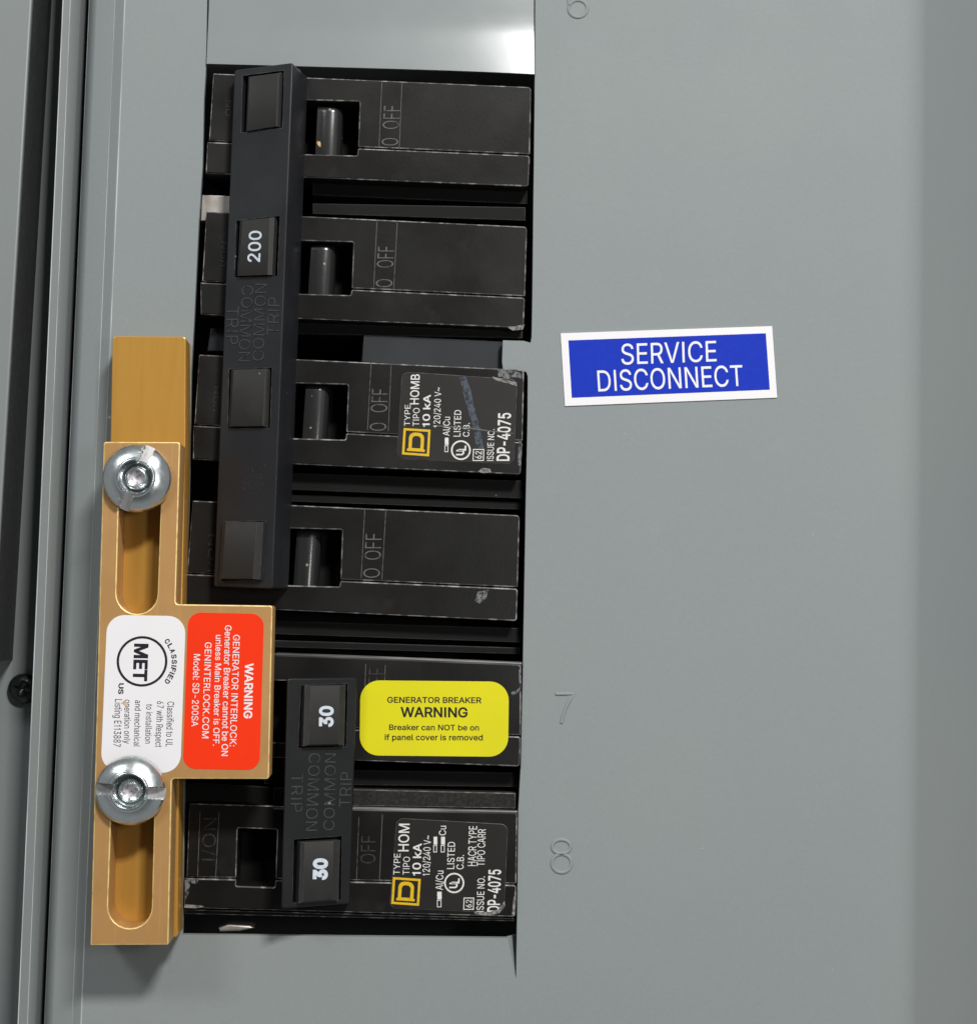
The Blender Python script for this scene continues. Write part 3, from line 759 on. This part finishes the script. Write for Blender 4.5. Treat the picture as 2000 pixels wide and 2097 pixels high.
sticker('warning_label', genb, [(738, 1393), (1042, 1396), (1040, 1550), (736, 1547)], 3.3, ZF+.1, 'yellow',
    [('GENERATOR BREAKER', (847, 366), (1493, 369), (847, 325), .016), ('WARNING', (938, 464), (1398, 467), (938, 394), .02),
     ('Breaker can NOT be on', (860, 553), (1476, 556), (860, 514), .014), ('if panel cover is removed', (830, 622), (1502, 624), (830, 582), .014)], 'ink', (540, 1330), 3.35, label='yellow rounded warning label')
scuff(gp[0], [(1062, 1372), (1067, 1368), (1067, 1402), (1063, 1398)], ZF+.02)
scuff(gp[0], [(1046, 1418), (1060, 1412), (1066, 1405), (1066, 1410), (1058, 1420), (1048, 1424)], ZF+.02)
scuff(gp[1], [(379, 1799), (407, 1803), (403, 1810), (390, 1808), (386, 1830), (379, 1845)], ZF+.12)
scuff(gp[1], [(378, 1852), (412, 1854), (420, 1857), (400, 1860), (378, 1859)], ZF+.12, 'chip')
scuff(gp[1], [(1051, 1840), (1055, 1830), (1054, 1872), (1048, 1874)], ZF+.12, 'chip')
scuff(gp[1], [(968, 1866), (1000, 1868), (1020, 1862), (1033, 1845), (1034, 1855), (1022, 1870), (1000, 1875), (975, 1873)], ZF+.2, 'chip')

# ------------------------------------------------------------------ interlock: backing plate, sliding plate, two screws
T = 6.35
m = MB()
bp = [(231, 688), (381, 689), (380, 905), (367, 1600), (364, 1919), (196, 1919), (227, 900)]
plate(m, rounded(quad_px(bp, h=T), [.6, .6, 0, 0, .4, .4, 0], 5), 0.02, T, .18, back=True)
tag(build('backing_plate', m, M['gold_plate'], None), 'plain gold metal plate fixed under the sliding interlock', 'plate')
Z1 = T+.03; Z2 = 2*T
sl = thing('interlock_slide', (-58, -10, Z1), 'gold T-shaped sliding interlock plate with two long slots and two labels', 'interlock plate')
m = MB()
so = [(212.5, 904.5), (369.5, 905), (360, 1237), (558.5, 1240), (551, 1595.5), (352.5, 1595), (345.5, 1935), (185.5, 1936)]
def slot_px(xl0, xr0, yt, xl1, xr1, yb):
    r0 = (xr0-xl0)/2; r1 = (xr1-xl1)/2; out = []
    for q in range(13):
        a = math.pi+math.pi*q/12; out.append(((xl0+xr0)/2+r0*math.cos(a), yt+r0+r0*math.sin(a)))
    for q in range(13):
        a = math.pi*q/12; out.append(((xl1+xr1)/2+r1*math.cos(a), yb-r1+r1*math.sin(a)))
    return out
sl1 = slot_px(245, 331, 940, 239, 323, 1257); sl2 = slot_px(230, 317, 1575, 222, 311, 1901)
plate(m, rounded(quad_px(so, h=Z2), [.45, .45, .5, .45, .45, .5, .2, .2], 5), Z1, Z2, .21, [quad_px(sl1, h=Z2), quad_px(sl2, h=Z2)], back=True)
build('slide_plate', m, M['gold'], sl)
def met(t, c, H):
    C = c(497, 600); r = (c(729, 600)-C).length
    ring(t, C, r*.905, r, H, n=64)
    word = 'CLASSIFIED'; adv = [1.05, .86, 1.02, .95, .95, .45, .85, .45, .9, 1.05]; tot = sum(adv); ac = 0
    for ch, w in zip(word, adv):
        mid = (ac+w/2)/tot; ac += w
        a = math.radians(-44+88*mid); ex = Vector((math.cos(a), math.sin(a))); tn = Vector((-math.sin(a), math.cos(a)))
        g = lambda rr, s: c(497+ex.x*rr+tn.x*s, 600+ex.y*rr+tn.y*s)
        hw = (8 if ch == 'I' else 18)
        hw = 6 if ch == 'I' else 19
        letters(t, ch, g(271, -hw), g(271, hw), g(319, -hw), h=H, off=.03)
lw, cw = sticker('listing_label', sl, [(220, 1259), (381, 1262), (369.5, 1584), (206.5, 1578)], [2.9, 2.9, 2.9, 2.9], Z2, 'white',
    [('MET', (425, 437), (411, 780), (557, 440), .032), ('US', (283, 800), (279, 900), (330, 800), .03)],
    'ink', (180, 1220), 4.467, extra=met, label='white rounded label with a circle emblem')
t = MB(); H = Z2+.08
for txt, y0, y1, xb0, xb1, cap in (('Classified to UL', 968, 1378, 729, 714, 62), ('67 with Respect', 964, 1384, 634, 618, 62), ('to installation', 990, 1350, 537, 524, 58),
                              ('and mechanical', 955, 1380, 434, 421, 58), ('operation only', 950, 1352, 338, 331, 58), ('Listing E113887', 946, 1380, 250, 235, 66)):
    letters(t, txt, cw(xb0, y0), cw(xb1, y1), cw(xb0+cap, y0+2), h=H, off=.0)
build('fine_print', t, M['ink_grey'], lw, smooth=0)
m = MB(); poly2(m, [ccw([cw(x, y) for x, y in ((318, 968), (345, 962), (368, 985), (362, 1010), (345, 1018), (325, 990))])], H+.02); build('tan_smear', m, M['tan'], lw, smooth=0)
sticker('warning_label', sl, [(386, 1254), (541, 1257), (531.5, 1577), (374.5, 1574)], 2.1, Z2, 'orange',
    [('WARNING', (1438, 617), (1425, 1122), (1516, 618), .022), ('GENERATOR INTERLOCK:', (1331, 356), (1298, 1378), (1391, 358), .003), ('Generator Breaker cannot be ON', (1256, 270), (1222, 1465), (1315, 271), .006),
     ('unless Main Breaker is OFF.', (1172, 358), (1145, 1372), (1229, 359), .006), ('GENINTERLOCK.COM', (1073, 425), (1045, 1303), (1133, 427), .003), ('Model: SD-200SA', (970, 533), (948, 1195), (1030, 535), .003)],
    'print_clean', (180, 1220), 4.467, label='orange rounded warning label with white text')

def dome_screw(name, px, py, z, r, hgt, ang, label, cat, group=None, rim=.75):
    c = P(px, py, z+1.0)
    root = thing(name, (c.x, c.y, z), label, cat, group)
    ca, sa = math.cos(ang), math.sin(ang)
    NR, NT = 70, 200; m = MB(); vs = []
    rs = [r*(i/NR)**.9 for i in range(1, NR+1)]
    def slot(x, y): return abs(-x*sa+y*ca)
    def hh(rr, x, y):
        d = rim+(hgt-rim)*math.sqrt(max(0, 1-(rr/r)**2.2))
        def sst(a, b, q): q = max(0, min(1, (q-a)/(b-a))); return q*q*(3-2*q)
        w = 1-sst(.86, 1.0, slot(x, y)); d = d+(min(d-.1, .45+1.35*(1-rr/r))-d)*w
        inn = 1-sst(2.45, 2.85, rr); d = d+(min(d, .75)-d)*inn
        return d+max(0, 1-((rr-3.0)/.26)**2)*.12*(1-w)
    vs.append((c.x, c.y, z+hh(0, 0, 0)))
    for rr in rs:
        for q in range(NT):
            a = 2*math.pi*q/NT; x, y = rr*math.cos(a), rr*math.sin(a); vs.append((c.x+x, c.y+y, z+hh(rr, x, y)))
    for q in range(NT):
        a = 2*math.pi*q/NT; vs.append((c.x+r*math.cos(a), c.y+r*math.sin(a), z))
    fs = [(0, 1+q, 1+(q+1) % NT) for q in range(NT)]
    for i in range(NR):
        for q in range(NT):
            j = (q+1) % NT; A = 1+i*NT; B = A+NT; fs.append((A+q, B+q, B+j, A+j))
    m.add(vs, fs)
    for q, f in enumerate(m.f):
        w_ = sum((m.v[a] for a in f), Vector())/len(f)-Vector((c.x, c.y, 0))
        if slot(w_.x, w_.y) < .88 and 2.9 < math.hypot(w_.x, w_.y) < r*.995: m.m[q] = 1
    build('screw_head', m, [M['zinc'], M['slot']], root, smooth=30)
    m = MB()
    prof = [(1.95, .5), (1.93, 1.15), (1.78, 1.42), (1.45, 1.55), (1.15, 1.42), (.95, 1.3), (0, 1.26)]
    n = 40; vs = [(c.x+a*math.cos(2*math.pi*q/n), c.y+a*math.sin(2*math.pi*q/n), z+b) for a, b in prof[:-1] for q in range(n)]+[(c.x, c.y, z+1.26)]
    k = len(prof)-1
    m.add(vs, [(a*n+q, a*n+(q+1) % n, (a+1)*n+(q+1) % n, (a+1)*n+q) for a in range(k-1) for q in range(n)]+[((k-1)*n+q, (k-1)*n+(q+1) % n, k*n) for q in range(n)])
    for q in range((k-2)*n, len(m.f)): m.m[q] = 1
    build('socket_pin', m, [M['zinc'], M['socket']], root)
    m = MB(); box(m, c.x-2.6, c.x+2.6, c.y-2.6, c.y+2.6, z-14, z+.01, .2); sh = build('shank', m, M['zinc'], root)
    return root
g = 'button head screws clamping the interlock'
s1 = dome_screw('button_head_screw', 281, 979, Z2, 5.7, 3.3, math.radians(69), 'silver button head screw at the upper slot, its drive slot nearly vertical', 'screw', g)
s2 = s1.copy(); COL.objects.link(s2)
c2 = P(267.5, 1619, Z2+1.0); s2.location = W(c2.x, c2.y, Z2); s2.rotation_euler = (0, math.radians(72), 0)
s2['label'] = 'silver button head screw at the lower slot overlapping the white label, its drive slot level'
for ch in list(s1.children):
    o = ch.copy(); COL.objects.link(o); o.parent = s2

# black cross-head screw on the base sheet, lower left
c = P(46, 1411, -12.5)
ph = thing('cross_head_screw', (c.x, c.y, -14), 'black cross-head screw half hidden by the lip at lower left', 'screw')
m = MB(); NR, NT, r = 40, 96, 2.75; vs = []; z = -14
def hh(rr, x, y):
    d = .5+1.5*math.sqrt(max(0, 1-(rr/r)**2.4)); x, y = x*.97-y*.24, x*.24+y*.97
    arm = (abs(x) < .34 and abs(y) < 1.5) or (abs(y) < .34 and abs(x) < 1.5)
    return d-(1.0*(1-rr/2.2) if arm else 0)
vs.append((c.x, c.y, z+.9))
for i in range(1, NR+1):
    rr = r*i/NR
    for q in range(NT):
        a = 2*math.pi*q/NT; x, y = rr*math.cos(a), rr*math.sin(a); vs.append((c.x+x, c.y+y, z+hh(rr, x, y)))
for q in range(NT): a = 2*math.pi*q/NT; vs.append((c.x+r*math.cos(a), c.y+r*math.sin(a), z))
fs = [(0, 1+q, 1+(q+1) % NT) for q in range(NT)]
for i in range(NR):
    for q in range(NT):
        j = (q+1) % NT; A = 1+i*NT; B = A+NT; fs.append((A+q, B+q, B+j, A+j))
m.add(vs, fs); build('screw_head', m, M['black_screw'], ph, smooth=35)

# ------------------------------------------------------------------ blue sign on the cover
k = cr((1100, 620), 3.411)
sign = thing('service_sign', (*P(1369, 749), 0), 'small white bordered blue sign stuck on the cover, reading SERVICE DISCONNECT', 'sign')
m = MB(); plate(m, quad_px([k(162, 213), k(1638, 163), k(1674, 663), k(192, 722)], h=.22), .01, .24, .05)
sb = build('sign_board', m, M['white'], sign)
m = MB(); poly2(m, [ccw(quad_px([k(216, 263), k(1594, 213), k(1622, 607), k(240, 664)], h=.26))], .26)
build('blue_field', m, M['blue'], sb, smooth=0)
m = MB()
letters(m, 'SERVICE', *[P(*q, .29) for q in (k(587, 432), k(1251, 409), k(583, 288))], h=.29, off=.001)
letters(m, 'DISCONNECT', *[P(*q, .29) for q in (k(425, 620), k(1438, 580), k(416, 474))], h=.29, off=.001)
build('sign_lettering', m, M['print_clean'], sb, smooth=0)

# ------------------------------------------------------------------ small loose bits
m = MB()
p = P(653, 295, -.8)
vs = [(p.x-.35, p.y+.6, -.85), (p.x+.35, p.y+.5, -.85), (p.x+.5, p.y-.2, -.85), (p.x+.45, p.y-.95, -.85), (p.x-.1, p.y-.55, -.85), (p.x-.5, p.y+.1, -.85)]
top = [(x*.7+p.x*.3, y*.7+p.y*.3, -.45) for x, y, z in vs]
m.add(vs+top, [(i, (i+1) % 6, 6+(i+1) % 6, 6+i) for i in range(6)]+[tuple(range(6, 12))])
for i, f in enumerate(m.f): m.f[i] = list(reversed(f)) if i < 6 else f
m.f[6] = list(reversed(range(6, 12))); m.f[:6] = [list(reversed(f)) for f in m.f[:6]]
tag(build('orange_crumb', m, M['crumb'], None, smooth=0), 'tiny orange crumb lodged in the top toggle slot of the main breaker', 'crumb')
m = MB()
plate(m, quad_px([(448, 1901), (468, 1893), (512, 1896), (520, 1901), (490, 1907), (450, 1908)], h=-3), -7, -3, .3)
tag(build('bus_tab', m, M['bright'], None), 'dull metal tab glinting in the dark gap below the generator breaker', 'metal tab')
